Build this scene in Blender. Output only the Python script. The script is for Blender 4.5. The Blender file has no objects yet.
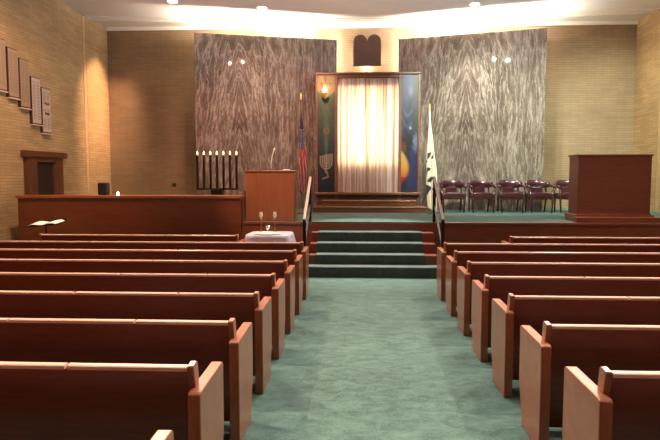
import bpy, bmesh, math, random
from mathutils import Vector, Matrix, noise
random.seed(7)
PI = math.pi
C = bpy.context.scene.collection
sc = bpy.context.scene

# ------------------------------------------------------------------ materials
def nt(name):
    m = bpy.data.materials.new(name); m.use_nodes = True
    t = m.node_tree; t.nodes.clear()
    out = t.nodes.new('ShaderNodeOutputMaterial')
    b = t.nodes.new('ShaderNodeBsdfPrincipled')
    t.links.new(b.outputs[0], out.inputs[0])
    return m, t, b
def N(t, kind, **kw):
    n = t.nodes.new(kind)
    for k, v in kw.items():
        if k in n.inputs: n.inputs[k].default_value = v
        else: setattr(n, k, v)
    return n
def ramp(t, fac, stops):
    r = t.nodes.new('ShaderNodeValToRGB')
    e = r.color_ramp.elements
    while len(e) < len(stops): e.new(0.5)
    for i, (p, c) in enumerate(stops):
        e[i].position = p; e[i].color = (*c, 1)
    t.links.new(fac, r.inputs[0]); return r.outputs[0]
def scaled_coords(t, s):
    tc = N(t, 'ShaderNodeTexCoord'); mp = N(t, 'ShaderNodeMapping')
    mp.inputs['Scale'].default_value = s
    t.links.new(tc.outputs['Object'], mp.inputs[0]); return mp.outputs[0]
def bump(t, b, h, strength, dist=.01):
    bp = N(t, 'ShaderNodeBump'); bp.inputs['Strength'].default_value = strength
    bp.inputs['Distance'].default_value = dist
    t.links.new(h, bp.inputs['Height']); t.links.new(bp.outputs[0], b.inputs['Normal'])

def plain(name, col, rough=.5, metal=0., emit=None, es=0., coat=0., sss=None, var=.12, scale=14):
    m, t, b = nt(name)
    no = N(t, 'ShaderNodeTexNoise', Scale=float(scale), Detail=4.)
    t.links.new(scaled_coords(t, (1, 1, 1)), no.inputs['Vector'])
    lo = tuple(c*(1-var) for c in col); hi = tuple(min(1, c*(1+var)) for c in col)
    t.links.new(ramp(t, no.outputs[0], [(.3, lo), (.7, hi)]), b.inputs['Base Color'])
    b.inputs['Roughness'].default_value = rough; b.inputs['Metallic'].default_value = metal
    if coat: b.inputs['Coat Weight'].default_value = coat; b.inputs['Coat Roughness'].default_value = .12
    if emit: b.inputs['Emission Color'].default_value = (*emit, 1); b.inputs['Emission Strength'].default_value = es
    return m
def wood(name, dark, light, sc_=(1.2, 12, 12), rough=.35, coat=.25):
    m, t, b = nt(name)
    v = scaled_coords(t, sc_)
    no = N(t, 'ShaderNodeTexNoise', Scale=2.5, Detail=8., Roughness=.6, Distortion=1.2)
    t.links.new(v, no.inputs['Vector'])
    t.links.new(ramp(t, no.outputs[0], [(.25, dark), (.75, light)]), b.inputs['Base Color'])
    b.inputs['Roughness'].default_value = rough
    b.inputs['Coat Weight'].default_value = coat; b.inputs['Coat Roughness'].default_value = .22
    bump(t, b, no.outputs[0], .08, .004)
    return m
def brick(name, c1, c2, mortar, rough=.8):
    m, t, b = nt(name)
    tc = N(t, 'ShaderNodeTexCoord'); sp = N(t, 'ShaderNodeSeparateXYZ'); cb = N(t, 'ShaderNodeCombineXYZ')
    ad = N(t, 'ShaderNodeMath', operation='ADD')
    t.links.new(tc.outputs['Object'], sp.inputs[0])
    t.links.new(sp.outputs[0], ad.inputs[0]); t.links.new(sp.outputs[1], ad.inputs[1])
    t.links.new(ad.outputs[0], cb.inputs[0]); t.links.new(sp.outputs[2], cb.inputs[1])
    br = N(t, 'ShaderNodeTexBrick')
    br.inputs['Scale'].default_value = 1.; br.inputs['Mortar Size'].default_value = .006
    br.inputs['Mortar Smooth'].default_value = .3
    br.inputs['Brick Width'].default_value = .40; br.inputs['Row Height'].default_value = .062
    br.inputs['Color1'].default_value = (*c1, 1); br.inputs['Color2'].default_value = (*c2, 1)
    br.inputs['Mortar'].default_value = (*mortar, 1)
    t.links.new(cb.outputs[0], br.inputs['Vector'])
    no = N(t, 'ShaderNodeTexNoise', Scale=1.3, Detail=6., Roughness=.65)
    t.links.new(cb.outputs[0], no.inputs['Vector'])
    mx = N(t, 'ShaderNodeMixRGB', blend_type='MULTIPLY'); mx.inputs[0].default_value = 1.
    t.links.new(br.outputs['Color'], mx.inputs[1])
    t.links.new(ramp(t, no.outputs[0], [(.3, (.80, .79, .76)), (.7, (1.08, 1.06, 1.0))]), mx.inputs[2])
    t.links.new(mx.outputs[0], b.inputs['Base Color'])
    b.inputs['Roughness'].default_value = rough
    inv = N(t, 'ShaderNodeMath', operation='SUBTRACT'); inv.inputs[0].default_value = 1.
    t.links.new(br.outputs['Fac'], inv.inputs[1])
    bump(t, b, inv.outputs[0], .55, .008)
    return m
def carpet_mat(name, lo, hi):
    m, t, b = nt(name)
    v = scaled_coords(t, (1, 1, 1))
    a = N(t, 'ShaderNodeTexNoise', Scale=4.5, Detail=10., Roughness=.82, Distortion=.6)
    f = N(t, 'ShaderNodeTexNoise', Scale=70., Detail=3.)
    v2 = scaled_coords(t, (1, 1.6, 1))
    t.links.new(v2, a.inputs['Vector']); t.links.new(v, f.inputs['Vector'])
    mx = N(t, 'ShaderNodeMath', operation='MULTIPLY_ADD'); mx.inputs[1].default_value = .35; 
    t.links.new(f.outputs[0], mx.inputs[0]); t.links.new(a.outputs[0], mx.inputs[2])
    t.links.new(ramp(t, mx.outputs[0], [(.55, lo), (.80, hi)]), b.inputs['Base Color'])
    b.inputs['Roughness'].default_value = .95
    b.inputs['Sheen Weight'].default_value = .25; b.inputs['Sheen Tint'].default_value = (.7, 1, .9, 1)
    bump(t, b, f.outputs[0], .5, .006)
    return m
def stone(name, xc):
    """polished grey-brown stone, veins falling from an axis at xc like a book-matched slab"""
    m, t, b = nt(name)
    tc = N(t, 'ShaderNodeTexCoord'); sp = N(t, 'ShaderNodeSeparateXYZ')
    t.links.new(tc.outputs['Object'], sp.inputs[0])
    def M(op, a, bb=None, cc=None):
        n = N(t, 'ShaderNodeMath', operation=op)
        for i, q in enumerate((a, bb, cc)):
            if q is None: continue
            if isinstance(q, (int, float)): n.inputs[i].default_value = q
            else: t.links.new(q, n.inputs[i])
        return n.outputs[0]
    warp = N(t, 'ShaderNodeTexNoise', Scale=1.1, Detail=3.)
    mpw = N(t, 'ShaderNodeMapping'); mpw.inputs['Scale'].default_value = (1, 1, .35); t.links.new(tc.outputs['Object'], mpw.inputs[0]); t.links.new(mpw.outputs[0], warp.inputs['Vector'])
    warp2 = N(t, 'ShaderNodeTexNoise', Scale=4.5, Detail=3.)
    t.links.new(tc.outputs['Object'], warp2.inputs['Vector'])
    d = M('ABSOLUTE', M('SUBTRACT', sp.outputs[0], xc))
    # veins lean outwards as they come down near the axis
    u = M('ADD', M('MULTIPLY', d, 1.0), M('MULTIPLY', M('MULTIPLY', sp.outputs[2], .16), M('SUBTRACT', 1.0, M('MINIMUM', M('MULTIPLY', d, .8), 1.0))))
    u = M('ADD', u, M('MULTIPLY', warp.outputs[0], .25))
    u = M('ADD', u, M('MULTIPLY', warp2.outputs[0], .025))
    cb = N(t, 'ShaderNodeCombineXYZ')
    t.links.new(u, cb.inputs[0]); t.links.new(M('MULTIPLY', sp.outputs[2], .16), cb.inputs[2])
    n1 = N(t, 'ShaderNodeTexNoise', Scale=13., Detail=8., Roughness=.78); t.links.new(cb.outputs[0], n1.inputs['Vector'])
    n2 = N(t, 'ShaderNodeTexNoise', Scale=2.4, Detail=3.); t.links.new(cb.outputs[0], n2.inputs['Vector'])
    n3 = N(t, 'ShaderNodeTexNoise', Scale=24., Detail=5., Roughness=.7); t.links.new(tc.outputs['Object'], n3.inputs['Vector'])
    s = M('ADD', M('MULTIPLY', n1.outputs[0], .62), M('ADD', M('MULTIPLY', n2.outputs[0], .22), M('MULTIPLY', n3.outputs[0], .16)))
    col = ramp(t, s, [(.40, (.064, .046, .036)), (.47, (.128, .096, .075)), (.53, (.18, .142, .115)), (.58, (.285, .232, .19)), (.66, (.48, .41, .35))])
    cb2 = N(t, 'ShaderNodeCombineXYZ'); t.links.new(u, cb2.inputs[0]); t.links.new(M('MULTIPLY', sp.outputs[2], .07), cb2.inputs[2])
    n4 = N(t, 'ShaderNodeTexNoise', Scale=11., Detail=5., Roughness=.6); t.links.new(cb2.outputs[0], n4.inputs['Vector'])
    rid = M('ABSOLUTE', M('SUBTRACT', n4.outputs[0], .5))
    msk = ramp(t, M('ADD', rid, M('MULTIPLY', n3.outputs[0], .02)), [(.012, (.50, .50, .50)), (.034, (0, 0, 0))])
    mv = N(t, 'ShaderNodeMixRGB'); t.links.new(msk, mv.inputs[0]); t.links.new(col, mv.inputs[1]); mv.inputs[2].default_value = (.50, .44, .38, 1)
    t.links.new(mv.outputs[0], b.inputs['Base Color'])
    b.inputs['Roughness'].default_value = .02
    return m
def vcol(name, rough=.5, coat=0., bumpy=False):
    m, t, b = nt(name)
    a = N(t, 'ShaderNodeVertexColor', layer_name='Col')
    t.links.new(a.outputs[0], b.inputs['Base Color'])
    b.inputs['Roughness'].default_value = rough; b.inputs['Coat Weight'].default_value = coat
    return m

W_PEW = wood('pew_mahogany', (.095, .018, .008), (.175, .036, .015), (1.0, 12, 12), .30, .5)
W_CAP = wood('pew_rail_glare_wood', (.70, .42, .32), (.82, .56, .45), (1.0, 12, 12), .28, 1.)  # lightened so the colour carries the bright gloss along the rail tops
W_ARM = wood('pew_end_wood', (.24, .062, .022), (.37, .112, .043), (12, 1.5, 3), .34, .5)
W_PULP = wood('pulpit_cherry', (.25, .068, .026), (.37, .112, .045), (9, 9, .8), .35, .3)
W_PANEL = wood('screen_mahogany', (.12, .026, .010), (.20, .046, .018), (.8, 8, 6), .35, .3)
W_STAGE = wood('platform_facing_wood', (.16, .037, .018), (.26, .062, .028), (1, 8, 8), .30, .4)
W_DOOR = wood('door_frame_wood', (.09, .028, .012), (.15, .05, .022), (8, 8, 1), .4, .2)
W_DARK = wood('dark_walnut', (.055, .018, .009), (.11, .038, .018), (8, 8, 1), .4, .2)
W_ARK = wood('ark_oak', (.11, .038, .014), (.20, .075, .028), (2, 8, 8), .4, .2)
W_BOX = wood('reading_desk_wood', (.115, .028, .014), (.185, .048, .022), (1, 1, 7), .45, .2)
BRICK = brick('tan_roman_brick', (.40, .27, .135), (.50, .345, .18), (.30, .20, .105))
BRICK_DIM = brick('tan_brick_dim', (.27, .185, .115), (.31, .215, .137), (.20, .14, .09))  # same tan brick, darkened to put the front wall's dimmer light into its colour
CARPET = carpet_mat('green_carpet', (.008, .033, .027), (.060, .124, .104))
CARPET_D = carpet_mat('stair_carpet', (.035, .058, .048), (.075, .105, .09))
PLASTER = plain('ceiling_plaster', (.76, .72, .71), .9, var=.03, scale=2)
WHITE = plain('white_plaster', (.80, .76, .70), .8, var=.02)
BRONZE = plain('dark_bronze', (.06, .036, .024), .45, .6)
TABLET = plain('tablet_bronze', (.075, .04, .028), .55, .2)
BLACK = plain('black_plastic', (.006, .005, .005), .6)
BRASS = plain('brass', (.75, .48, .16), .25, 1.)
SILVER = plain('silver', (.85, .82, .78), .2, 1.)
LEATHER = plain('burgundy_leather', (.050, .012, .016), .28, coat=.5, var=.2)
CH_WOOD = wood('chair_frame_wood', (.03, .009, .007), (.06, .017, .011), (6, 6, 2), .25, .5)
CLOTH = plain('white_linen', (.66, .57, .66), .9, var=.05)
PAPER = plain('white_paper', (.82, .80, .76), .8, var=.03)
WAX = plain('candle_wax', (.9, .84, .72), .5)
STRAPM = plain('rail_light_metal', (.55, .38, .28), .35, .5)
RAILM = plain('rail_dark_iron', (.02, .013, .010), .4, .5)
PLQ = wood('plaque_face', (.30, .20, .14), (.40, .28, .20), (10, 10, 20), .5, .1)
PLQ_L = plain('plaque_face_pale', (.50, .42, .36), .5, var=.25, scale=30)
GOLD = plain('gold_leaf', (.80, .50, .16), .35, .7)
LAMP_ON = plain('lit_lamp', (1, .95, .85), .5, emit=(1, .90, .74), es=14.)
FLAME = plain('lit_flame', (1, .8, .5), .5, emit=(1, .66, .36), es=5.)
STRIP = plain('lit_strip', (1, .95, .8), .5, emit=(1, .88, .66), es=5.)
VC_ART = vcol('painted_panel', .35, .3)
VC_FLAG = vcol('flag_cloth', .75)

# ------------------------------------------------------------------ helpers
def link(name, bm, mat, parent=None, smooth=False, bevel=0., seg=2, kind=None):
    bmesh.ops.recalc_face_normals(bm, faces=bm.faces[:])
    me = bpy.data.meshes.new(name); bm.to_mesh(me); bm.free()
    me.materials.append(mat)
    if smooth:
        for p in me.polygons: p.use_smooth = True
    o = bpy.data.objects.new(name, me); C.objects.link(o)
    if parent: o.parent = parent
    if bevel:
        md = o.modifiers.new('Bevel', 'BEVEL'); md.width = bevel; md.segments = seg; md.limit_method = 'ANGLE'
        md.harden_normals = False
    if kind: o['kind'] = kind
    return o
def thing(name, label, cat, loc=(0, 0, 0), rz=0., group=None):
    o = bpy.data.objects.new(name, None); C.objects.link(o); o.empty_display_size = .1
    o.location = loc; o.rotation_euler = (0, 0, rz)
    o['label'] = label; o['category'] = cat
    if group: o['group'] = group
    return o
def tag(o, label, cat, group=None):
    o['label'] = label; o['category'] = cat
    if group: o['group'] = group
    return o
def box(bm, x0, x1, y0, y1, z0, z1):
    v = [bm.verts.new((x, y, z)) for x in (x0, x1) for y in (y0, y1) for z in (z0, z1)]
    for q in ((0, 1, 3, 2), (4, 6, 7, 5), (0, 4, 5, 1), (2, 3, 7, 6), (0, 2, 6, 4), (1, 5, 7, 3)):
        bm.faces.new([v[i] for i in q])
    return v
def bx(*a):
    bm = bmesh.new(); box(bm, *a); return bm
def prism_x(bm, pts, x0, x1):
    """polygon in (y,z) extruded along x"""
    a = [bm.verts.new((x0, y, z)) for y, z in pts]; b = [bm.verts.new((x1, y, z)) for y, z in pts]
    bm.faces.new(a); bm.faces.new(b[::-1]); n = len(pts)
    for i in range(n): bm.faces.new((a[i], b[i], b[(i+1) % n], a[(i+1) % n]))
def prism_y(bm, pts, y0, y1):
    a = [bm.verts.new((x, y0, z)) for x, z in pts]; b = [bm.verts.new((x, y1, z)) for x, z in pts]
    bm.faces.new(a); bm.faces.new(b[::-1]); n = len(pts)
    for i in range(n): bm.faces.new((a[i], b[i], b[(i+1) % n], a[(i+1) % n]))
def lathe(bm, prof, c=(0, 0, 0), n=20):
    rings = []
    for r, z in prof:
        rings.append([bm.verts.new((c[0]+r*math.cos(2*PI*k/n), c[1]+r*math.sin(2*PI*k/n), c[2]+z)) for k in range(n)])
    for a, b in zip(rings, rings[1:]):
        for k in range(n): bm.faces.new((a[k], a[(k+1) % n], b[(k+1) % n], b[k]))
    bm.faces.new(rings[0][::-1]); bm.faces.new(rings[-1])
def tube(bm, pts, r, n=8, radii=None):
    pts = [Vector(p) for p in pts]; rings = []
    for i, p in enumerate(pts):
        d = (pts[min(i+1, len(pts)-1)] - pts[max(i-1, 0)]).normalized()
        up = Vector((0, 0, 1)) if abs(d.z) < .9 else Vector((0, 1, 0))
        a = d.cross(up).normalized(); b = d.cross(a).normalized()
        rr = radii[i] if radii else r
        rings.append([bm.verts.new(p + rr*(math.cos(2*PI*k/n)*a + math.sin(2*PI*k/n)*b)) for k in range(n)])
    for a, b in zip(rings, rings[1:]):
        for k in range(n): bm.faces.new((a[k], a[(k+1) % n], b[(k+1) % n], b[k]))
    bm.faces.new(rings[0][::-1]); bm.faces.new(rings[-1])
def sweep(bm, path, prof):
    """profile (s,z) swept on a plan path [(x,y)], s along the path's left normal"""
    rings = []
    n = len(path)
    for i, (x, y) in enumerate(path):
        a = Vector(path[max(i-1, 0)]); b = Vector(path[min(i+1, n-1)]); d = (b-a).normalized(); nn = Vector((-d.y, d.x))
        rings.append([bm.verts.new((x+nn.x*s, y+nn.y*s, z)) for s, z in prof])
    m = len(prof)
    for a, b in zip(rings, rings[1:]):
        for k in range(m): bm.faces.new((a[k], a[(k+1) % m], b[(k+1) % m], b[k]))
    bm.faces.new(rings[0][::-1]); bm.faces.new(rings[-1])
def dup(root, loc=None, rz=None, label=None):
    r = root.copy(); C.objects.link(r)
    if loc is not None: r.location = loc
    if rz is not None: r.rotation_euler = (0, 0, rz)
    if label: r['label'] = label
    for ch in list(root.children):
        c = ch.copy(); C.objects.link(c); c.parent = r
        for g in list(ch.children):
            d = g.copy(); C.objects.link(d); d.parent = c
    return r

# ------------------------------------------------------------------ setting
LX, RX, BY, CZ, PZ, PE = -6.9, 7.24, 16.2, 5.72, .85, 11.22
struct = dict(kind='structure')
link('floor', bx(LX-.2, RX+.2, -5.2, BY+.2, -.1, 0), CARPET, **struct)
link('wall_left', bx(LX-.2, LX, -5, 14.72, 0, 6.0), BRICK, **struct)
link('wall_left_chancel', bx(LX-.2, LX, 14.90, BY, 0, 6.0), BRICK, **struct)
link('wall_right', bx(RX, RX+.2, -5, 14.72, 0, 6.0), BRICK, **struct)
link('wall_right_chancel', bx(RX, RX+.2, 14.90, BY, 0, 6.0), BRICK, **struct)
link('wall_front', bx(LX-.2, RX+.2, BY, BY+.2, 0, 6.0), BRICK_DIM, **struct)
link('wall_rear', bx(LX-.2, RX+.2, -5.2, -5, 0, 6.0), BRICK, **struct)
for nm, x0, x1 in (('trim_1', LX-.2, LX+.012), ('trim_2', RX-.012, RX+.2)):
    link(nm, bx(x0, x1, 14.72, 14.86, 0, 5.70), plain('tan_trim', (.48, .33, .18), .7), **struct)
link('trim_8', bx(LX-.2, LX-.004, 14.86, 14.90, 0, 5.70), W_DARK, **struct)
link('trim_9', bx(RX+.004, RX+.2, 14.86, 14.90, 0, 5.70), W_DARK, **struct)

# nave ceiling with its curved front edge, then the chancel ceiling behind two white mouldings
def edge(x): return 14.88 + .58*max(0, 1-((x-.17)/6.9)**2)
xs = [LX + (RX-LX)*i/40 for i in range(41)]
bm = bmesh.new()
fr = [(x, edge(x)) for x in xs]
lo = [bm.verts.new((x, y, CZ)) for x, y in fr]; lo0 = [bm.verts.new((x, -5.0, CZ)) for x in xs]
hi = [bm.verts.new((x, y, CZ+.2)) for x, y in fr]; hi0 = [bm.verts.new((x, -5.0, CZ+.2)) for x in xs]
for i in range(40):
    bm.faces.new((lo[i], lo[i+1], lo0[i+1], lo0[i])); bm.faces.new((hi[i], hi0[i], hi0[i+1], hi[i+1]))
    bm.faces.new((lo[i], hi[i], hi[i+1], lo[i+1]))
link('ceiling', bm, PLASTER, **struct)
link('ceiling_chancel', bx(LX, RX, 14.80, BY, CZ+.03, CZ+.19), WHITE, **struct)
for k, (off, dz) in enumerate(((.0, -.025), (.20, -.02), (.38, -.012))):
    bm = bmesh.new()
    sweep(bm, [(x, edge(x)+off) for x in xs], [(-.03, CZ+.04), (-.03, CZ+dz), (.03, CZ+dz), (.03, CZ+.04)])
    link('trim_%d' % (k+3), bm, WHITE, **struct)
bm = bmesh.new()
box(bm, LX, RX, BY-.05, BY, CZ-.06, CZ+.03)
link('trim_6', bm, WHITE, **struct)

# raised platform, its wooden facing and the stairs
PX = -6.54
bm = bx(PX, RX, PE, BY, 0, PZ-.02)
link('floor_platform_base', bm, W_STAGE, **struct)
link('floor_platform', bx(PX, RX, PE+.03, BY, PZ-.02, PZ), CARPET, **struct)
bm = bmesh.new()
for a, b in ((PX, -.90), (1.38, RX)):
    box(bm, a, b, PE-.025, PE+.03, PZ-.05, PZ+.004)
link('trim_7', bm, W_STAGE, bevel=.008, **struct)
link('baseboard_left', bx(LX, LX+.02, -5, PE, 0, .12), W_DARK, **struct)
link('baseboard_right', bx(RX-.02, RX, -5, PE, 0, .12), W_DARK, **struct)

SX0, SX1 = -.89, 1.37
st = thing('staircase', 'wide flight of five steps with wooden ends rising to the platform', 'stairs', (0, 10.01, 0))
for i in range(4):
    y0 = .30*i
    link('step', bx(SX0, SX1, y0, PE-10.01-.026, .17*i, .17*(i+1)), W_STAGE, st, bevel=.010)
def runner(k0, k1, x0, x1):
    bm = bmesh.new(); out = []; inn = []
    out.append((.30*k0-.012, .17*k0+.001))
    for i in range(k0, k1):
        out += [(.30*i-.012, .17*(i+1)-.014), (.30*i-.026, .17*(i+1)+.000), (.30*i-.016, .17*(i+1)+.013)]
        out.append((.30*(i+1)-.012 if i < 3 else 1.183, .17*(i+1)+.013))
    inn.append((1.183 if k1 == 4 else .30*k1-.012, .17*k1+.001))
    for i in range(k1-1, k0-1, -1):
        inn += [(.30*i-.001, .17*(i+1)+.001), (.30*i-.001, .17*i+.001 + (.012 if i > k0 else 0))]
    prism_x(bm, out+inn, x0, x1); return bm
link('stair_runner', runner(1, 4, -.76, 1.15), CARPET_D, st)['label'] = 'dark green stair carpet'
link('lowest_step_carpet', runner(0, 1, SX0-.004, SX1+.004), CARPET_D, st)['label'] = 'dark green stair carpet'

# granite slabs, hung forward of the wall, angled towards the seats
def slab(x_in, y_in, x_out, y_out, label, xc, z1=5.255):
    d = Vector((x_out-x_in, y_out-y_in, 0)); L = d.length; ang = math.atan2(d.y, d.x)
    bm = bx(0, L, -.0, .05, 0, z1-PZ) if x_out > x_in else bx(0, L, -.05, 0, 0, z1-PZ)
    o = link('granite_slab', bm, stone('granite_'+('a' if x_out < x_in else 'b'), xc), bevel=.004)
    o.location = (x_in, y_in, PZ); o.rotation_euler = (0, 0, ang)
    tag(o, label, 'stone panel')
    bm = bx(-.014, .0, .052, .075, 2.6, z1-PZ-.02) if x_out > x_in else bx(0, .014, -.075, -.052, 2.6, z1-PZ-.02)
    link('edge_light', bm, STRIP, o)['label'] = 'thin glowing light strip'
    return o
slab(-.60, 15.75, -4.10, 14.78, 'tall brown-grey veined stone slab behind the seven-branched lamp and pulpit', 2.55)
slab(1.00, 15.75, 4.48, 14.72, 'tall pale grey veined stone slab behind the row of burgundy chairs', 1.75)

# lamps hidden behind the slabs: tubes along their tops and inner edges
def area(name, loc, sx, sy, rot, power, col):
    l = bpy.data.lights.new(name, 'AREA'); l.shape = 'RECTANGLE'; l.size = sx; l.size_y = sy
    l.energy = power; l.color = col
    o = bpy.data.objects.new(name, l); C.objects.link(o); o.location = loc; o.rotation_euler = rot; return o
def aim(loc, tgt):
    return (Vector(tgt)-Vector(loc)).to_track_quat('-Z', 'Y').to_euler()
def spot(name, loc, tgt, power, col, cone=60, blend=.6, r=.035):
    l = bpy.data.lights.new(name, 'SPOT'); l.energy = power; l.color = col
    l.spot_size = math.radians(cone); l.spot_blend = blend; l.shadow_soft_size = r
    o = bpy.data.objects.new(name, l); C.objects.link(o); o.location = loc; o.rotation_euler = aim(loc, tgt); return o
WARM = (1, .80, .56); CREAM = (1, .90, .72); ORANGE = (1, .62, .34); COOL = (1, .97, .86)
a = math.atan2(-.97, -3.5)
for nm, xi, yi, xo, yo, pw, col in (('cove_lamp', -1.2, 15.77, -4.0, 15.0, 340, (1, .84, .64)), ('cove_lamp', 1.6, 15.75, 4.32, 14.95, 380, CREAM)):
    cx, cy = (xi+xo)/2, (yi+yo)/2; an = math.atan2(yo-yi, xo-xi)
    o = area(nm, (cx, cy, 5.16), 2.85, .06, (0, 0, an), pw, col)
    o.rotation_euler = (math.radians(180), 0, an)
for x, s in ((-.66, 1), (1.06, -1)):
    o = area('slab_edge_lamp', (x-.06*s, 15.92, 4.85), .03, 1.3, (0, 0, 0), 16, CREAM)
    o.rotation_euler = (PI/2, 0, 0); o.rotation_euler = (Vector((.55*s, .8, 0))).to_track_quat('-Z', 'Y').to_euler()

# tablets of the law on the brick above the ark, lamps behind
bm = bmesh.new()
pts = []
w = .185
for cx in (-.185, .185):
    for k in range(13):
        t = PI - PI*k/12
        pts.append((cx + w*math.cos(t), .62 + w*1.05*math.sin(t)))
pts = [(-.37, 0)] + pts + [(.37, 0)]
prism_y(bm, pts, -.05, .05)
tab = link('stone_tablets', bm, TABLET, bevel=.012)
tab.location = (.195, BY-.22, 4.62)
tag(tab, 'dark twin round-topped tablets hanging on the glowing brick above the ark', 'tablets')
for dx in (-.2, .2): link('bracket', bx(dx-.02, dx+.02, .05, .22, .3, .34), BRONZE, tab)
for dx, dz, p in ((-.22, .30, 9), (.22, .30, 9), (0, .02, 12)):
    l = bpy.data.lights.new('tablet_lamp', 'POINT'); l.energy = p; l.color = WARM; l.shadow_soft_size = .03
    o = bpy.data.objects.new('tablet_lamp', l); C.objects.link(o); o.location = (.195+dx, BY-.10, 4.62+dz)

# ------------------------------------------------------------------ the ark
ark = thing('holy_ark', 'wooden ark with glowing white curtain and two painted side panels', 'ark', (.20, 14.88, PZ))
X0, X1 = -1.295, 1.295          # outer edges about x=.20
O0, O1 = -.745, .765            # curtain opening
Z0, Z1 = .47, 3.30
AD = .85
bm = bmesh.new()
for a_, b_ in ((X0, X0+.05), (O0-.075, O0), (O1, O1+.075), (X1-.05, X1)):
    box(bm, a_, b_, 0, AD, .20, 3.40)
link('frame', bm, W_ARK, ark, bevel=.006)
bm = bmesh.new(); box(bm, X0-.015, X1+.015, -.03, AD, 3.37, 3.42)
link('cornice', bm, W_ARK, ark, bevel=.01)
link('lintel', bx(O0-.005, O1+.005, .02, AD, 3.29, 3.37), W_ARK, ark, bevel=.005)
bm = bmesh.new(); box(bm, X0-.02, X1+.02, -.10, AD, .40, .455)
link('sill', bm, W_ARK, ark, bevel=.008)
link('base', bx(X0+.03, X1-.03, .02, AD, 0, .40), W_DARK, ark)
bm = bmesh.new(); box(bm, X0, X1, AD, AD+.03, .2, 3.40); box(bm, O0, O1, .20, AD, 1.16, 1.19); box(bm, O0, O1, .13, AD, 3.07, 3.10)  # back board, plus two hidden shelves added to limit the lamp's glow
link('back_and_baffles', bm, WHITE, ark)
# curtain: pleated, translucent, lit by lamps inside the ark between unseen shelves added to cut the glow
m, t, b = nt('sheer_curtain')
b.inputs['Base Color'].default_value = (.86, .66, .58, 1); b.inputs['Roughness'].default_value = .9
tl = N(t, 'ShaderNodeBsdfTranslucent'); tl.inputs[0].default_value = (.95, .76, .60, 1)
wv = N(t, 'ShaderNodeTexNoise', Scale=1., Detail=5., Roughness=.7); t.links.new(scaled_coords(t, (16, 1, .15)), wv.inputs['Vector'])
t.links.new(ramp(t, wv.outputs[0], [(.38, (.55, .32, .26)), (.60, (.93, .76, .68))]), b.inputs['Base Color'])  # vertical streaks put extra fold shading into the cloth colour
t.links.new(ramp(t, wv.outputs[0], [(.36, (.42, .17, .07)), (.56, (.98, .84, .66))]), tl.inputs[0])
ms = N(t, 'ShaderNodeMixShader'); ms.inputs[0].default_value = .5
out = [n for n in t.nodes if n.type == 'OUTPUT_MATERIAL'][0]
t.links.new(b.outputs[0], ms.inputs[1]); t.links.new(tl.outputs[0], ms.inputs[2]); t.links.new(ms.outputs[0], out.inputs[0])
CURT = m
for side, a_, b_ in (('l', O0+.002, .012), ('r', .004, O1-.002)):
    bm = bmesh.new(); nx, nz = 90, 30; g = []
    for j in range(nz+1):
        z = .458 + (3.285-.458)*j/nz; row = []
        for i in range(nx+1):
            u = i/nx; x = a_ + (b_-a_)*u
            am = .016 + .010*math.sin(5*u+1.3) - .006*(j/nz)
            y = .075 + am*math.sin(u*PI*2*9 + .5*math.sin(3*j/nz+u*4)) + .008*noise.noise(Vector((u*6, j/nz*2, 1)))
            row.append(bm.verts.new((x, y, z)))
        g.append(row)
    for j in range(nz):
        for i in range(nx): bm.faces.new((g[j][i], g[j][i+1], g[j+1][i+1], g[j+1][i]))
    link('curtain', bm, CURT, ark, smooth=True)
o = area('ark_lamp', (.21, 15.60, PZ+2.02), 1.35, 1.72, (-PI/2, 0, 0), 56, (1, .84, .62))
o.rotation_euler = Vector((0, -1, 0)).to_track_quat('-Z', 'Y').to_euler()

# painted panels
def painted(name, x0, x1, z0, z1, y, fn, parent, mat=VC_ART, nx=44, nz=300, th=.02, label=None):
    bm = bmesh.new(); g = []
    for j in range(nz+1):
        g.append([bm.verts.new((x0+(x1-x0)*i/nx, y, z0+(z1-z0)*j/nz)) for i in range(nx+1)])
    for j in range(nz):
        for i in range(nx): bm.faces.new((g[j][i], g[j][i+1], g[j+1][i+1], g[j+1][i]))
    rim = [g[0][0], g[0][nx], g[nz][nx], g[nz][0]]
    bk = [bm.verts.new((v.co.x, y+th, v.co.z)) for v in rim]
    bm.faces.new(bk)
    me_cols = None
    o = link(name, bm, mat, parent)
    ca = o.data.color_attributes.new('Col', 'FLOAT_COLOR', 'POINT')
    for v in o.data.vertices:
        u = (v.co.x-x0)/(x1-x0); w_ = (v.co.z-z0)/(z1-z0)
        ca.data[v.index].color = (*(q*.55 for q in fn(u, w_)), 1)
    if label: o['label'] = label
    return o
def mixc(a, b, f):
    f = max(0, min(1, f)); return tuple(a[i]*(1-f)+b[i]*f for i in range(3))
def nz_(u, v, s, k=0): return noise.noise(Vector((u*s, v*s*4, k)))
def seg_d(px, py, x0, y0, x1, y1):
    dx, dy = x1-x0, y1-y0; q = max(0, min(1, ((px-x0)*dx+(py-y0)*dy)/(dx*dx+dy*dy)))
    return math.hypot(px-x0-q*dx, py-y0-q*dy)
ASP = 6.3
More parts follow.
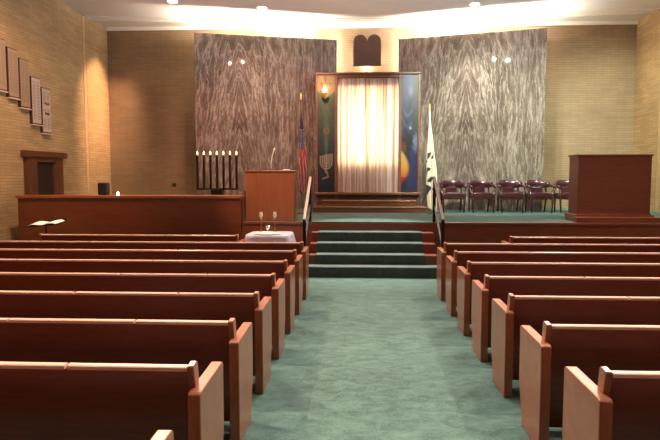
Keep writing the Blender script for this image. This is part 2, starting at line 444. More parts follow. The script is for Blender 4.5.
def art_left(u, v):
    c = mixc((.008, .018, .035), (.020, .050, .050), v*1.6)
    if v > .35: c = mixc(c, (.05, .12, .05), (v-.35)*2.2)
    # pale green beam narrowing downwards
    wd = .12 + .42*max(0, (v-.30))
    c = mixc(c, (.11, .17, .07), (1-abs(u-.5)/wd)*.8) if v > .25 else c
    c = mixc(c, (.30, .16, .05), .8 - abs(math.hypot((u-.52)*1.0, (v-.53)*ASP) - .13)*9) if abs(v-.53) < .06 else c
    c = mixc(c, tuple(q*1.6 for q in c), nz_(u, v, 5)*.8)
    # golden branching lamp at the foot
    y = (v-.022)*ASP*1.02; best = 9
    for k in (-3, -2, -1, 0, 1, 2, 3):
        r = abs(k)*.115
        yy = 1.55
        if k == 0: best = min(best, seg_d(u, y, .5, .95, .5, 1.95))
        else:
            # arc then upright
            dx = (u-.5)*(1 if k > 0 else -1)
            if dx > 0:
                if y < yy: best = min(best, abs(math.hypot(dx, (y-yy)*.9)-r) if dx >= 0 else 9)
                elif y < 1.95+.02*k: best = min(best, abs(dx-r))
    if best < .035: c = mixc(c, (.62, .46, .30), 1-best/.05)
    d = min(seg_d(u, y, .5, .95, .42, 1.15), seg_d(u, y, .30, .62, .62, .72), seg_d(u, y, .62, .72, .55, 1.0))
    if d < .06: c = mixc(c, (.46, .22, .12), 1-d/.08)
    # gold field at the top
    top = .845 + .02*math.sin((u-.5)*PI)**2 - .035*math.cos((u-.5)*PI)
    if v > top: 
        c = mixc((.34, .19, .045), (.42, .26, .08), .5+nz_(u, v, 4, 3))
        # row of small dark characters
        if .905 < v < .935:
            k = (u-.14)/.10
            if 0 < k < 7.2 and (k % 1) < .72:
                q = (k % 1)/.72; w2 = (v-.905)/.03; kk = int(k)
                stroke = w2 > .75 or (q > .7 and (kk != 3 or w2 > .5)) or (kk % 2 == 0 and q < .25 and w2 < .6) or (kk == 4 and w2 < .2)
                if stroke: c = (.035, .02, .01)
    return c
def art_right(u, v):
    c = mixc((.020, .020, .055), (.045, .05, .14), .5+nz_(u, v, 3, 7))
    if v > .72: c = mixc(c, (.10, .11, .28), (v-.72)*3.4*(1-max(0, u-.55)*2))
    if u > .72 and v > .45: c = mixc(c, (.035, .075, .025), (u-.70)*4)
    # mauve cloud
    c = mixc(c, (.26, .18, .36), 1-math.hypot((u-.55), (v-.86)*ASP*.6)/.22)
    # pale wave lines
    if .52 < v < .74 and u < .68:
        s = math.sin((v*60 + 4*math.sin(u*5) + u*6))
        c = mixc(c, (.13, .20, .26), (s-.2)*.9*(1-abs(v-.63)/.11))
    # dark smoke
    dk = 1-math.hypot((u-.35)/.42, (v-.43)/.13)
    c = mixc(c, (.012, .012, .014), dk*2.2 + nz_(u, v, 6, 2)*1.2) if dk > -.1 else c
    dk = 1-math.hypot((u-.15)/.25, (v-.38)/.07)
    c = mixc(c, (.16, .05, .02), dk*1.4) if dk > 0 else c
    dk = 1-math.hypot((u-.86)/.20, (v-.42)/.10)
    c = mixc(c, (.18, .24, .38), dk*1.8 + nz_(u, v, 7, 5)) if dk > 0 else c
    dk = 1-math.hypot((u-.55)/.10, (v-.55)/.018)
    c = mixc(c, (.45, .42, .36), dk*2) if dk > 0 else c
    # flame
    hw = .52*math.sin(max(0, min(1, (v-.06)/.30))*PI)**.7 if .06 < v < .36 else 0
    fl = hw - (u-.02)
    if hw > 0 and fl > 0:
        f = min(1, fl*5)
        cc = mixc((.55, .035, .012), (.85, .42, .05), (v-.08)/.14) if v < .22 else mixc((.85, .42, .05), (.62, .55, .16), (v-.22)/.12)
        if v < .13: cc = mixc((.18, .02, .05), (.55, .035, .012), (v-.06)/.07)
        c = mixc(c, cc, f)
    # deep blue veil at the right
    dk = 1-math.hypot((u-.78)/.26, (v-.20)/.24)
    c = mixc(c, (.03, .035, .13), dk*1.5) if dk > 0 else c
    return tuple(max(0, q) for q in c)
painted('painted_panel', X0+.05, O0-.075, .456, 3.36, .03, art_left, ark, label='dark green and blue painted panel with gold top')
painted('painted_panel', O1+.075, X1-.05, .456, 3.36, .03, art_right, ark, label='blue painted panel with orange flame')

# ark steps
s1 = thing('ark_step', 'two wooden steps at the foot of the ark', 'step', (.235, 14.0, PZ))
link('lower_tread', bx(-1.34, 1.34, .02, .76, 0, .105), W_ARK, s1)
link('lower_nosing', bx(-1.36, 1.36, 0, .76, .105, .135), W_ARK, s1, bevel=.008)
link('upper_tread', bx(-1.12, 1.12, .36, .76, .135, .245), W_ARK, s1)
link('upper_nosing', bx(-1.14, 1.14, .33, .76, .245, .275), W_ARK, s1, bevel=.008)

# eternal lamp in front of the left panel
el = thing('eternal_lamp', 'small golden hanging lamp burning before the left painted panel', 'lamp', (-.86, 14.70, 3.76))
bm = bmesh.new(); lathe(bm, [(.012, -.16), (.05, -.13), (.085, -.08), (.09, -.03), (.10, .0), (.075, .0), (.07, -.03), (.02, -.09)], n=16)
link('bowl', bm, GOLD, el, smooth=True)
bm = bmesh.new(); lathe(bm, [(.02, -.02), (.042, .01), (.045, .045), (.03, .08), (.008, .11)], n=14)
link('flame_glass', bm, LAMP_ON, el, smooth=True)
bm = bmesh.new()
for k in range(3):
    q = 2*PI*k/3; tube(bm, [(.09*math.cos(q), .09*math.sin(q), 0), (0, 0, .26)], .004, 5)
tube(bm, [(0, 0, .26), (0, 0, .46), (0, .05, .465), (0, .12, .465)], .005, 5)
link('chain', bm, BRASS, el)
l = bpy.data.lights.new('eternal_light', 'POINT'); l.energy = 7; l.color = (1, .72, .35); l.shadow_soft_size = .04
o = bpy.data.objects.new('eternal_light', l); C.objects.link(o); o.location = (-.86, 14.60, 3.95)

# ------------------------------------------------------------------ pews
ARM, BACK, LEN, RT = .690, .803, .49, .799
def pew(name, label, x0, x1, y, end_in, cat='pew', group=None, notches=(), mesh=None):
    """x0<x1 ends; origin at the aisle end"""
    ox = x1 if end_in > 0 else x0
    s = -1 if end_in > 0 else 1               # direction from aisle end into the pew
    L = x1-x0
    t = thing(name, label, cat, (ox, y, 0), 0, group)
    th = .065
    for k, xa in enumerate((0, s*(L-th))):
        bm = bmesh.new()
        a_, b_ = sorted((xa, xa+s*th))
        prism_x(bm, [(.0, .0), (.40, .0), (.415, .10), (LEN, .30), (LEN, ARM-.008), (LEN-.015, ARM+.004), (.02, ARM-.004), (.004, ARM-.012), (0, ARM-.024)], a_, b_)
        # the upright ear that takes the back rail
        xe = xa+s*(th-.020) if k == 0 else xa-s*.014
        c_, d_ = sorted((xe, xe+s*.036))
        prism_x(bm, [(.090, ARM-.06), (.160, ARM-.06), (.132, BACK+.002), (.118, BACK+.008), (.060, BACK+.002), (.052, BACK-.010)], c_, d_)
        link('end_panel', bm, W_ARM, t, bevel=.006)
    a_, b_ = sorted((s*(th+.016), s*(L-th-.022)))
    bm = bmesh.new()
    prism_x(bm, [(.165, .09), (.19, .09), (.090, RT-.020), (.064, RT-.020)], a_, b_)
    link('backrest', bm, W_PEW, t)
    bm = bmesh.new()
    cuts = [a_] + sorted(ox*0 + s*n for n in notches) + [b_]
    for p, q in zip(cuts, cuts[1:]):
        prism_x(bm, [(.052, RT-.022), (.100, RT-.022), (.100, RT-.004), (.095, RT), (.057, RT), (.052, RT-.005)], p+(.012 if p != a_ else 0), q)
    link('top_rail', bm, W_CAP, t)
    bm = bmesh.new()
    prism_x(bm, [(.15, .36), (.46, .385), (.50, .37), (.50, .34), (.17, .325)], a_, b_)
    link('seat', bm, W_PEW, t, bevel=.006)
    bm = bmesh.new(); box(bm, a_, b_, .36, .385, .10, .35)
    return t
XL, XR = -.768, 1.138
Y1, S = 2.77, .90
LEND, REND = -6.15, 6.45
ords = ['nearest the camera', 'second from the camera', 'third from the camera', 'fourth from the camera', 'fifth from the camera', 'sixth from the camera', 'seventh from the camera', 'eighth from the camera']
# one pew of each side, then copies
lp = pew('pew', '', LEND, XL, Y1-S, 1, group='pews left of the aisle', notches=(.70, 1.55, 3.1))
rp = pew('pew', '', XR, REND, Y1-S, -1, group='pews right of the aisle', notches=(.95, 2.3, 3.9))
for i in range(8):
    y = Y1 - S + S*i
    wl = 'long mahogany pew on the left of the aisle, ' + ords[i]
    wr = 'long mahogany pew on the right of the aisle, ' + ords[i]
    kx = .0053*(y-Y1)
    if i == 0: lp['label'] = wl; rp['label'] = wr; lp.location.x = XL; rp.location.x = XR
    else:
        dup(lp, (XL+kx, y, 0), None, wl); dup(rp, (XR, y+.012, 0), None, wr)
pew('pew', 'short mahogany front pew left of the cloth-covered table', -5.16, -1.86, Y1+S*7+.05, 1, group=None, notches=(1.2,))
pew('pew', 'mahogany front pew at right below the platform, set back from the aisle', 2.27, 6.1, Y1+S*7+.02, -1, group=None, notches=(1.5,))

# ------------------------------------------------------------------ screen at left of the platform
sx0, sx1, sy = -6.56, -2.24, PE-.03
scr = thing('wooden_screen', 'long low mahogany screen wall at left in front of the platform', 'partition', (sx0, sy, 0))
L_ = sx1-sx0
link('panel', bx(0, L_, -.12, -.0, 0, 1.30), W_PANEL, scr)
link('cap', bx(-.02, L_+.02, -.16, .24, 1.30, 1.355), W_ARM, scr, bevel=.008)
for q in (0, L_-.06): link('end_post', bx(q, q+.06, .001, .20, PZ+.005, 1.30), W_PANEL, scr)
link('plinth', bx(0, L_, -.135, -.12, 0, .14), W_PANEL, scr)

# small loudspeaker standing on the screen's cap
sp = thing('loudspeaker', 'small black loudspeaker standing on the wooden screen at left', 'speaker', (-4.96, PE+.07, 1.355))
bm = bx(-.095, .095, -.075, .075, 0, .24)
link('cabinet', bm, BLACK, sp, bevel=.025, seg=3)
link('grille', bx(-.075, .075, -.083, -.074, .02, .215), plain('grille_cloth', (.008, .007, .007), .95), sp)
bm = bmesh.new(); lathe(bm, [(.02, 0), (.022, .008), (.022, .012), (.008, .02), (.008, .03), (.016, .034), (.018, .05), (.010, .062)], n=14)
o = link('desk_lamp', bm, LAMP_ON, smooth=True); o.location = (-4.66, PE+.02, 1.355); tag(o, 'tiny glowing white lamp on top of the wooden screen', 'lamp')

# ------------------------------------------------------------------ pulpit with microphone
pu = thing('pulpit', 'tall cherry wood pulpit standing at the platform edge left of the stairs', 'lectern', (-1.73, 11.62, PZ))
link('body', bx(-.475, .475, -.20, .22, .0, .965), W_PULP, pu, bevel=.008)
bm = bmesh.new(); prism_x(bm, [(-.225, .955), (.245, .955), (.245, .985), (-.225, .985)], -.495, .495)
link('reading_top', bm, W_PULP, pu, bevel=.006)
link('side_panel', bx(-.515, -.476, -.16, .20, 0, .58), W_DARK, pu)  # dark strip standing in for the shade beside the pulpit
mc = thing('gooseneck_microphone', 'thin silver gooseneck microphone on top of the pulpit', 'microphone', (-1.73, 11.58, PZ+.985))
bm = bmesh.new(); lathe(bm, [(.04, 0), (.04, .012), (.012, .02)], n=16); link('base', bm, BLACK, mc, smooth=True)
bm = bmesh.new(); tube(bm, [(0, 0, .01), (.005, -.01, .15), (.03, -.03, .28), (.062, -.06, .37)], .011, 8); link('neck', bm, WAX, mc, smooth=True)
bm = bmesh.new(); tube(bm, [(.062, -.06, .37), (.085, -.085, .43)], .016, 10); link('head', bm, WAX, mc, smooth=True)
bm = bmesh.new()
box(bm, -.07, .07, -.05, .05, 0, .015); box(bm, -.066, .066, -.046, .05, .015, .022)
o = link('folded_paper', bm, PAPER); o.location = (-1.42, 11.53, PZ+.985); o.rotation_euler.z = .15
tag(o, 'small white folded paper on the right corner of the pulpit top', 'paper')

# ------------------------------------------------------------------ seven-branched electric lamp
mn = thing('menorah', 'dark bronze seven-branched lamp with small lit bulbs before the left slab', 'menorah', (-3.13, 12.95, PZ))
link('pedestal', bx(-.12, .12, -.12, .12, 0, .58), BRONZE, mn, bevel=.01)
link('crossbar', bx(-.46, .46, -.035, .035, .565, .605), BRONZE, mn, bevel=.004)
for k in range(7):
    x = -.435 + .145*k
    br_ = link('branch', bx(x-.023, x+.023, -.023, .023, .60, 1.30), BRONZE, mn, bevel=.003)
    bm = bmesh.new(); lathe(bm, [(.018, 1.30), (.032, 1.315), (.036, 1.335), (.02, 1.342)], (x, 0, 0), 12)
    link('cup', bm, BRASS, br_, smooth=True)
    bm = bmesh.new(); lathe(bm, [(.008, 1.342), (.015, 1.355), (.016, 1.375), (.009, 1.40), (.002, 1.42)], (x, 0, 0), 10)
    link('bulb', bm, FLAME, br_, smooth=True)

# ------------------------------------------------------------------ reading desk (large box at right)
rd = thing('reading_desk', 'large dark mahogany reading desk cabinet on the platform at far right', 'lectern', (4.20, 11.62, PZ))
W_, D_, H_ = 1.37, .50, 1.28
link('front_panel', bx(0, W_, 0, .03, .14, H_-.03), W_BOX, rd, bevel=.004)
link('side_panel', bx(0, .03, .031, D_, .14, H_-.03), W_BOX, rd, bevel=.004)
link('side_panel', bx(W_-.03, W_, .031, D_, .14, H_-.03), W_BOX, rd, bevel=.004)
link('top', bx(-.02, W_+.02, -.02, D_+.02, H_-.03, H_+.005), W_BOX, rd, bevel=.006)
link('moulding', bx(-.015, W_+.015, -.018, -.001, .13, .16), W_BOX, rd, bevel=.005)
link('plinth', bx(-.06, W_+.06, -.06, D_+.04, 0, .128), W_STAGE, rd, bevel=.006)
kb = link('platform_kerb', bx(4.08, 7.2, 11.30, 11.52, PZ, PZ+.10), W_STAGE, bevel=.01)
tag(kb, 'low dark wooden kerb along the platform edge before the reading desk', 'kerb')

# ------------------------------------------------------------------ armchairs
def make_chair(label):
    t = thing('armchair', label, 'chair', (0, 0, 0), 0, 'burgundy armchairs along the right slab')
    # seat cushion
    bm = bmesh.new()
    prism_y(bm, [(-.24, .37), (.24, .37), (.25, .40), (.235, .455), (.15, .475), (-.15, .475), (-.235, .455), (-.25, .40)], -.25, .22)
    link('seat', bm, LEATHER, t, bevel=.02, seg=3)
    bm = bmesh.new(); box(bm, -.245, .245, -.235, .215, .315, .37)
    link('seat_frame', bm, CH_WOOD, t, bevel=.008)
    # curved upholstered back band
    bm = bmesh.new(); rings = []
    n = 18
    for i in range(n+1):
        q = -1 + 2*i/n
        x = .275*math.sin(q*1.15)/math.sin(1.15); y = .27 - .16*(1-math.cos(q*1.15))/(1-math.cos(1.15)) * .9
        top = .775 - .05*abs(q)**3; bot = .585 + .02*abs(q)**2
        nrm = Vector((math.sin(q*1.0), math.cos(q*1.0)))
        cs = [(-.030, bot+.02), (-.036, (top+bot)/2), (-.028, top-.025), (0, top), (.03, top-.015), (.032, (top+bot)/2), (.025, bot), (0, bot-.01)]
        rings.append([bm.verts.new((x+nrm.x*a, y+nrm.y*a, z)) for a, z in cs])
    for a, b in zip(rings, rings[1:]):
        for k in range(8): bm.faces.new((a[k], a[(k+1) % 8], b[(k+1) % 8], b[k]))
    bm.faces.new(rings[0][::-1]); bm.faces.new(rings[-1])
    link('backrest', bm, LEATHER, t, smooth=True)
    bm = bmesh.new(); box(bm, -.14, .14, .235, .255, .45, .60)
    link('back_splat', bm, LEATHER, t, bevel=.008)
    for s in (-1, 1):
        bm = bmesh.new()
        tube(bm, [(s*.255, .18, .655), (s*.285, .06, .635), (s*.292, -.08, .625), (s*.283, -.19, .62), (s*.275, -.225, .60)], .03, 10, [.024, .030, .034, .032, .02])
        link('armrest', bm, LEATHER, t, smooth=True)
        bm = bmesh.new()
        tube(bm, [(s*.235, -.235, 0), (s*.25, -.225, .20), (s*.255, -.215, .40), (s*.272, -.18, .61)], .02, 8, [.016, .022, .026, .022])
        link('leg', bm, CH_WOOD, t, smooth=True)
        bm = bmesh.new()
        tube(bm, [(s*.225, .26, 0), (s*.235, .225, .20), (s*.24, .21, .40), (s*.235, .25, .62)], .02, 8, [.016, .022, .026, .02])
        link('leg', bm, CH_WOOD, t, smooth=True)
    return t
chl = ['burgundy leather armchair beside the blue and white flag, leftmost of five', 'burgundy leather armchair, second from the blue and white flag',
       'burgundy leather armchair in the middle of the row of five', 'burgundy leather armchair, fourth from the flag, at the slab edge',
       'burgundy leather armchair half hidden behind the large reading desk']
cx = [2.235, 2.915, 3.60, 4.27, 4.96]
ch = None
for i, x in enumerate(cx):
    y = 14.33
    if i == 0: ch = make_chair(chl[0]); ch.location = (x, y, PZ)
    else: dup(ch, (x, y, PZ), (.0, .03, -.02, .02, 0)[i], chl[i])

# ------------------------------------------------------------------ flags
def flag(name, label, loc, h, lean, fn, z0, z1, side, fat=1.):
    t = thing(name, label, 'flag', loc)
    top = Vector((lean, 0, h))
    bm = bmesh.new(); lathe(bm, [(.15, 0), (.15, .015), (.11, .04), (.03, .06), (.022, .12)], n=20); link('stand', bm, W_DARK, t, smooth=True)
    bm = bmesh.new(); tube(bm, [(0, 0, .05), tuple(top)], .014, 8); link('pole', bm, W_DARK if 'stars' in label else WAX, t, smooth=True)
    bm = bmesh.new()
    lathe(bm, [(.012, 0), (.026, .02), (.012, .045), (.024, .075), (.016, .12), (.003, .17)], tuple(top), 10); link('finial', bm, GOLD, t, smooth=True)
    bm = bmesh.new(); nu, nv = 72, 110; g = []; par = []
    for j in range(nv+1):
        v = j/nv; z = z0+(z1-z0)*v
        wdt = fat*(.022 + .11*math.sin(min(1, (1-v)*1.15)*PI*.62)**1.3)
        px = lean*(z/h)
        row = []
        for i in range(nu+1):
            q = 2*PI*i/nu
            fold = 1 + .30*math.sin(5*q + 2.2*(1-v) + .8*math.sin(6*v)) + .12*math.sin(11*q+5*v)
            r = wdt*fold
            row.append(bm.verts.new((px + side*wdt*.75 + r*math.cos(q)*1.0, r*math.sin(q)*.75, z + .05*math.sin(q*2+1)*(1-v))))
        g.append(row)
    for j in range(nv):
        for i in range(nu): bm.faces.new((g[j][i], g[j][i+1], g[j+1][i+1], g[j+1][i]))
    for j in range(nv+1):
        for i in range(nu+1): par.append((i/nu, j/nv))
    o = link('cloth', bm, VC_FLAG, t, smooth=True)
    ca = o.data.color_attributes.new('Col', 'FLOAT_COLOR', 'POINT')
    for v, (a, b) in zip(o.data.vertices, par): ca.data[v.index].color = (*fn(a, b), 1)
    return t
def us(a, v):
    if v > .60 + .06*math.sin(a*2*PI):
        st_ = math.hypot(((a*20) % 1)-.5, ((v*26 + (int(a*20) % 2)*.5) % 1)-.5)
        return (.40, .38, .42) if st_ < .24 and v < .80 else (.012, .012, .04)
    s = (a*13 + (v*1.6)) % 1
    return (.26, .022, .018) if s < .66 else (.46, .28, .24)
def isr(a, v):
    for ca, cv, ra, rv in ((.60, .585, .16, .035), (.88, .62, .10, .03), (.52, .40, .17, .04), (.70, .34, .10, .03), (.56, .20, .14, .05), (.85, .27, .08, .05)):
        if abs(a-ca)/ra + abs(v-cv-(a-ca)*.35)/rv < 1.25: return (.015, .016, .035)
    return mixc((.60, .47, .32), (.78, .68, .52), .5+.5*math.sin(a*40))
flag('national_flag', 'furled red, white and blue flag with stars on a pole right of the pulpit', (-1.315, 13.6, PZ), 2.60, -.02, us, .50, 2.30, .30, .62)
flag('blue_and_white_flag', 'furled white flag with dark blue bands on a pole right of the ark', (1.71, 13.85, PZ), 2.36, -.10, isr, .10, 2.15, -.15, .74)

# ------------------------------------------------------------------ handrails
def handrail(x, label, capm):
    t = thing('handrail', label, 'railing', (x, 10.0, 0), 0)
    y0, y1, z0, z1 = .03, 1.28, .985, 1.70
    bm = bmesh.new(); prism_x(bm, [(y0, z0-.05), (y1, z1-.05), (y1, z1-.008), (y0, z0-.008)], -.028, .028)
    link('rail', bm, RAILM, t, bevel=.006)
    bm = bmesh.new(); prism_x(bm, [(y0-.01, z0-.008), (y1+.01, z1-.008), (y1+.01, z1+.016), (y0-.01, z0+.016)], -.022, .022)
    link('cap_rail', bm, capm, t, bevel=.005)
    for yy, za, zb in ((.06, 0, .965), (1.255, PZ, 1.65)):
        link('post', bx(-.028, .028, yy-.028, yy+.028, za, zb), RAILM, t, bevel=.004)
    bm = bmesh.new(); prism_x(bm, [(.085, .50), (1.23, 1.15), (1.23, 1.19), (.085, .54)], -.014, .014)
    link('lower_bar', bm, RAILM, t)
    return t
handrail(-.935, 'dark iron handrail with pale top on the left side of the stairs', STRAPM)
handrail(1.415, 'dark iron handrail with brown top on the right side of the stairs', W_ARK)

# ------------------------------------------------------------------ ritual table below the pulpit
tb = thing('small_table', 'small square wooden table hidden under a white cloth below the pulpit', 'table', (-1.53, 10.07, 0))
link('tabletop', bx(-.325, .325, -.325, .325, .70, .735), W_DARK, tb)
for a in (-1, 1):
    for b in (-1, 1): link('leg', bx(a*.29-.02, a*.29+.02, b*.29-.02, b*.29+.02, 0, .70), W_DARK, tb)
bm = bmesh.new(); n = 96; rings = []
def sq(q, r, p=7):
    c, s = math.cos(q), math.sin(q); k = (abs(c)**p+abs(s)**p)**(-1/p); return r*k*c, r*k*s
for r, z, fl in ((.0, .745, 0), (.20, .745, 0), (.355, .745, 0), (.375, .738, 0), (.385, .70, .2), (.40, .62, .6), (.415, .55, .9), (.43, .48, 1.)):
    row = []
    for k in range(n):
        q = 2*PI*k/n; x, y = sq(q, max(r, .001))
        corner = abs(math.sin(2*q))**3
        d = 1 + fl*(.025*math.sin(14*q+.6) + .03*math.sin(23*q)) + fl*.05*corner
        row.append(bm.verts.new((x*d, y*d, z - .06*fl*corner)))
    rings.append(row)
for a, b in zip(rings, rings[1:]):
    for k in range(n): bm.faces.new((a[k], a[(k+1) % n], b[(k+1) % n], b[k]))
o = link('tablecloth', bm, CLOTH, smooth=True); o.location = (-1.53, 10.07, 0)
tag(o, 'white cloth draped over the small table below the pulpit', 'tablecloth')
md = o.modifiers.new('Solid', 'SOLIDIFY'); md.thickness = .004
def candlestick(x, y, label):
    t = thing('candlestick', label, 'candlestick', (x, y, .747), 0, 'candlesticks on the small table')
    bm = bmesh.new(); lathe(bm, [(.055, 0), (.055, .008), (.02, .025), (.008, .05), (.013, .08), (.007, .11), (.007, .19), (.014, .21), (.008, .225), (.022, .245), (.026, .262), (.012, .266)], n=16)
    link('stick', bm, BRASS, t, smooth=True)
    bm = bmesh.new(); lathe(bm, [(.016, .262), (.028, .28), (.031, .315), (.024, .35), (.022, .36)], n=14)
    link('candle_cup', bm, WAX, t, smooth=True)
    return t
candlestick(-1.69, 10.11, 'brass candlestick with white candle cup, left of the silver goblet')
candlestick(-1.45, 10.11, 'brass candlestick with white candle cup, right of the silver goblet')
bm = bmesh.new(); lathe(bm, [(.038, 0), (.036, .006), (.008, .02), (.007, .055), (.022, .068), (.036, .09), (.040, .125), (.036, .125), (.03, .09), (.004, .075)], n=18)
o = link('goblet', bm, SILVER, smooth=True); o.location = (-1.56, 10.01, .747); tag(o, 'silver goblet between the two candlesticks on the small table', 'goblet')
bm = bmesh.new(); rings = []
for r, z in ((.24, 0), (.235, .012), (.19, .022), (.12, .034), (.05, .04), (.001, .041)):
    rings.append([bm.verts.new((r*math.cos(2*PI*k/36)*(1+.04*math.sin(7*2*PI*k/36)), .6*r*math.sin(2*PI*k/36), z+.004*math.sin(5*2*PI*k/36))) for k in range(36)])
for a, b in zip(rings, rings[1:]):
    for k in range(36): bm.faces.new((a[k], a[(k+1) % 36], b[(k+1) % 36], b[k]))
bm.faces.new(rings[0][::-1])
o = link('bread_cover', bm, PAPER, smooth=True); o.location = (-1.54, 9.85, .750); tag(o, 'bright white folded bread cover lying on the small table', 'cloth')

# ------------------------------------------------------------------ music stand with open pages
ms_ = thing('music_stand', 'black music stand holding white pages before the wooden screen at left', 'music stand', (-5.43, 9.98, 0))
bm = bmesh.new(); tube(bm, [(0, 0, .12), (0, 0, .86)], .012, 8); link('pole', bm, BLACK, ms_, smooth=True)
bm = bmesh.new()
for k in range(3):
    q = 2*PI*k/3+.4; tube(bm, [(0, 0, .28), (.12*math.cos(q), .12*math.sin(q), .12), (.26*math.cos(q), .26*math.sin(q), .01)], .008, 6)
link('tripod', bm, BLACK, ms_, smooth=True)
TILT = Matrix.Rotation(math.radians(7), 4, 'X') @ Matrix.Rotation(math.radians(-5), 4, 'Y')
bm = bmesh.new(); box(bm, -.29, .29, -.16, .18, -.012, 0); box(bm, -.29, .29, .17, .18, 0, .03); bm.transform(Matrix.Translation((0, 0, .90)) @ TILT)
link('desk', bm, BLACK, ms_)
for k, (dx, rz, lab) in enumerate(((-.135, .06, 'white open page on the left of the music stand'), (.14, -.04, 'white open page on the right of the music stand'))):
    bm = bmesh.new(); nx = 10; g = []
    for i in range(nx+1):
        u = i/nx; x = (u-.5)*.25; z = .004 + .03*math.sin(u*PI)*(1.2-u if k == 0 else .2+u)
        g.append([bm.verts.new((x, y, z)) for y in (-.155, .155)])
    for i in range(nx): bm.faces.new((g[i][0], g[i+1][0], g[i+1][1], g[i][1]))
    bm.transform(Matrix.Translation((0, 0, .903)) @ TILT @ Matrix.Translation((dx, 0, 0)) @ Matrix.Rotation(rz, 4, 'Z'))
    o = link('sheet_music', bm, PAPER, smooth=True); o.location = (-5.43, 9.98, 0)
    md = o.modifiers.new('Solid', 'SOLIDIFY'); md.thickness = .005
    tag(o, lab, 'paper')

# ------------------------------------------------------------------ door in the left wall
dr = thing('door_1', 'dark doorway with deep brown wooden frame in the left brick wall', 'door', (LX, 11.90, 0)); dr['kind'] = 'structure'
for k in ('label', 'category'): del dr[k]
DL = 1.46
bm = bmesh.new(); box(bm, 0, .10, 0, .36, 0, 2.12); box(bm, 0, .10, DL-.30, DL, 0, 2.12); box(bm, 0, .10, .36, DL-.30, 2.02, 2.12)
link('door_frame', bm, W_DOOR, dr, bevel=.008)
bm = bmesh.new(); box(bm, 0, .07, .34, .40, 0, 2.03); box(bm, 0, .07, DL-.37, DL-.29, 0, 2.03)
link('inner_jamb', bm, W_DOOR, dr)
link('door_lintel', bx(0, .15, -.10, DL+.12, 2.12, 2.25), W_DOOR, dr, bevel=.01)
link('door_leaf', bx(0, .03, .39, DL-.36, 0, 2.02), plain('near_black_wood', (.022, .009, .006), .5), dr)

# plaques on the left wall, stepping down
def plaque(y, zt, h, label, mat, marks=0):
    t = thing('wall_plaque', label, 'plaque', (LX, y, zt-h), 0, 'memorial plaques on the left wall')
    link('frame', bx(0, .055, 0, .36, 0, h), plain('plaque_edge_dark', (.035, .014, .008), .5) if 'plaque_edge_dark' not in bpy.data.materials else bpy.data.materials['plaque_edge_dark'], t)
    link('face', bx(.055, .062, .025, .35, .03, h-.02), mat, t)
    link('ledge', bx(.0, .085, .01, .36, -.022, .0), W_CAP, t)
    n = 26; runs = [[]]
    for k in range(n):
        if marks and k in marks:
            if runs[-1]: runs.append([])
            continue
        runs[-1].append(h-.10-(h-.18)*k/n)
    if 'strip_bronze' not in bpy.data.materials: plain('strip_bronze', (.22, .15, .10), .4, .3)
    for run in runs:
        if not run: continue
        bm = bmesh.new()
        for q, zz in enumerate(run):
            for c in (0, 1): box(bm, .062, .0645, .05+c*.15, .05+c*.15+.11+.02*math.sin(q*3+c), zz, zz+.012)
        link('name_strips', bm, bpy.data.materials['strip_bronze'], t)
    if marks:
        for zz in (.40, .62): link('ornament', bx(.064, .082, .10, .27, zz, zz+.05), W_ARK, t, bevel=.01)
    return t
plaque(10.98, 4.345, .99, 'brown plaque on the left wall, highest and partly cut by the photo edge', PLQ)
plaque(11.395, 4.235, .97, 'brown plaque on the left wall, second from the photo edge', PLQ)
plaque(11.79, 4.10, .99, 'tan plaque in the middle of the five stepped wall plaques', PLQ)
plaque(12.20, 3.80, .99, 'pale plaque on the left wall, second lowest of five', PLQ_L)
plaque(12.60, 3.63, .98, 'pale plaque on the left wall with two raised ornaments, lowest of five', PLQ_L, (9, 10, 11, 15, 16, 17))

# outlets
def plate(name, loc, rot, label):
    t = thing(name, label, 'outlet', loc, rot)
    link('plate', bx(-.06, .06, -.012, 0, -.05, .05), BRONZE, t, bevel=.004)
    bm = bmesh.new(); box(bm, -.02, .02, -.018, -.012, .012, .034); box(bm, -.02, .02, -.018, -.012, -.034, -.012)
    link('socket', bm, BLACK, t)
plate('wall_outlet', (-5.12, BY, 1.465), 0, 'dark outlet plate on the brick wall behind the wooden screen')
plate('wall_outlet', (LX, 13.43, 1.36), PI/2, 'dark switch plate on the left wall beside the doorway')

# ------------------------------------------------------------------ ceiling downlights
def can(x, y, label):
    t = thing('recessed_light', label, 'light', (x, y, CZ), 0, 'recessed ceiling lights')
    bm = bmesh.new(); n = 28; R = [(.10, -.001), (.135, -.012), (.15, -.006), (.15, .0)]; rr = [[bm.verts.new((r*math.cos(2*PI*k/n), r*math.sin(2*PI*k/n), z)) for k in range(n)] for r, z in R]
    for a, b in zip(rr, rr[1:]):
        for k in range(n): bm.faces.new((a[k], a[(k+1) % n], b[(k+1) % n], b[k]))
    link('trim_ring', bm, WHITE, t, smooth=True)
    bm = bmesh.new(); lathe(bm, [(.105, -.014), (.10, -.004)], n=24); link('lens', bm, LAMP_ON, t)
can(-4.30, 13.75, 'recessed ceiling light above the lamp with seven branches, at left')
can(-2.337, 14.38, 'recessed ceiling light above the left stone slab')
can(2.68, 14.31, 'recessed ceiling light above the right stone slab')

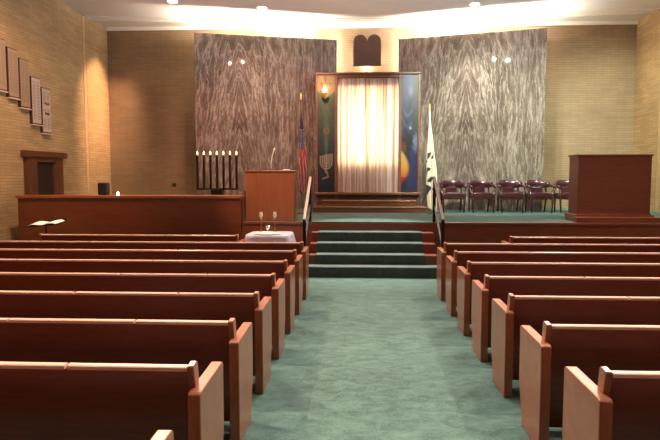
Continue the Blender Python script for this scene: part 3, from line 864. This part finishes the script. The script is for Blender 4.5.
# ------------------------------------------------------------------ lights of the room, and unseen fill spots
def down(x, y, p, col, cone=95, blend=.7, tgt=None, r=.05):
    return spot('downlight', (x, y, CZ-.04), tgt or (x, y, 0), p, col, cone, blend, r)
down(-4.30, 13.75, 170, (1, .36, .13), 80)
down(-2.337, 14.38, 220, (1, .66, .44), 80)
down(2.68, 14.31, 420, COOL, 90)
for x, y in ((-1.0, 9.7), (-1.3, 9.2)): spot('platform_light', (x, y, CZ-.06), (-2.4, 15.2, 2.8), 560, (1, .53, .40), 46, .7, .02)
for x, y in ((1.3, 9.7), (1.6, 9.2)): spot('platform_light', (x, y, CZ-.06), (3.1, 15.0, 2.4), 1080, (.90, 1, .84), 54, .7, .02)
spot('platform_light', (5.8, 10.4, CZ-.06), (6.2, 16.0, 1.9), 1150, (.74, 1, .74), 66, .8)
spot('platform_light', (.2, 9.2, CZ-.06), (.2, 14.9, 1.3), 420, (1, .78, .60), 36, .7)
spot('platform_light', (-1.7, 8.0, CZ-.06), (-1.73, 11.5, 1.3), 800, (1, .70, .50), 24, .6)
spot('platform_light', (4.9, 8.0, CZ-.06), (4.9, 11.6, 1.4), 200, (1, .80, .62), 34, .6)
down(.2, 13.0, 3000, (1, .90, .80), 32, .7, (.2, 10.6, 0))
for y in (2.6, 4.8, 7.0, 9.2, 11.4):
    down(.2, y, 640, (1, .94, .86), 50, .8, (.2, y-2.6, 0))
    down(-3.6, y, 1250, (1, .74, .54), 84, .8, (-3.6, y-3.0, 0))
    down(4.0, y, 1300, (1, .80, .64), 84, .8, (4.0, y-3.0, 0))
    spot('pew_end_fill', (2.9, y, CZ-.04), (-.8, y-2.2, .3), 430, (1, .80, .60), 40, .8, .05)  # unseen cross spots added to brighten the pew ends
    spot('pew_end_fill', (-2.6, y, CZ-.04), (1.2, y-2.2, .3), 430, (1, .80, .60), 40, .8, .05)
spot('wall_wash', (-4.9, 15.15, CZ-.12), (-6.9, 15.5, 1.9), 520, (1, .60, .36), 40, .9)
spot('wall_wash', (-4.4, 9.0, CZ-.06), (-6.9, 11.6, 1.5), 720, (1, .62, .35), 84, .9)
spot('wall_wash', (-4.9, 15.15, CZ-.12), (-6.9, 15.45, 3.4), 760, (1, .56, .32), 52, .9)
spot('wall_wash', (5.4, 11.6, CZ-.06), (7.24, 14.8, 2.8), 620, (1, .86, .66), 84, .9)
spot('wall_wash', (-6.25, 15.5, CZ-.08), (-6.9, 15.5, 2.4), 190, (1, .60, .36), 62, .9)
for x, s_, c in ((-6.75, 1, (1, .62, .53)), (7.05, -1, (.82, .90, 1))):  # unseen spots added on both sides to brighten the ceiling
    for y in (1.0, 5.0, 9.8):
        spot('ceiling_fill', (x, y, 2.9), (x+s_*4.2, y+2.2, CZ), 520 if s_ > 0 else 900, c, 90, .9, .12)

w = bpy.data.worlds.new('World'); sc.world = w; w.use_nodes = True
w.node_tree.nodes['Background'].inputs[0].default_value = (.02, .018, .016, 1)
w.node_tree.nodes['Background'].inputs[1].default_value = .3

# ------------------------------------------------------------------ camera
cam = bpy.data.cameras.new('Camera'); co = bpy.data.objects.new('Camera', cam); C.objects.link(co)
cam.sensor_width = 36.; cam.lens = 592.07/660*36
co.location = (0, 0, 1.7474); co.rotation_euler = (PI/2-.0763, 0, .0493)
sc.camera = co
sc.view_settings.view_transform = 'Standard'; sc.view_settings.look = 'None'
sc.view_settings.gamma = 1.; sc.view_settings.exposure = .25; sc.view_settings.use_curve_mapping = False
sc.cycles.use_denoising = True
sc.cycles.max_bounces = 8; sc.cycles.diffuse_bounces = 4; sc.cycles.glossy_bounces = 4
sc.cycles.sample_clamp_indirect = 6.
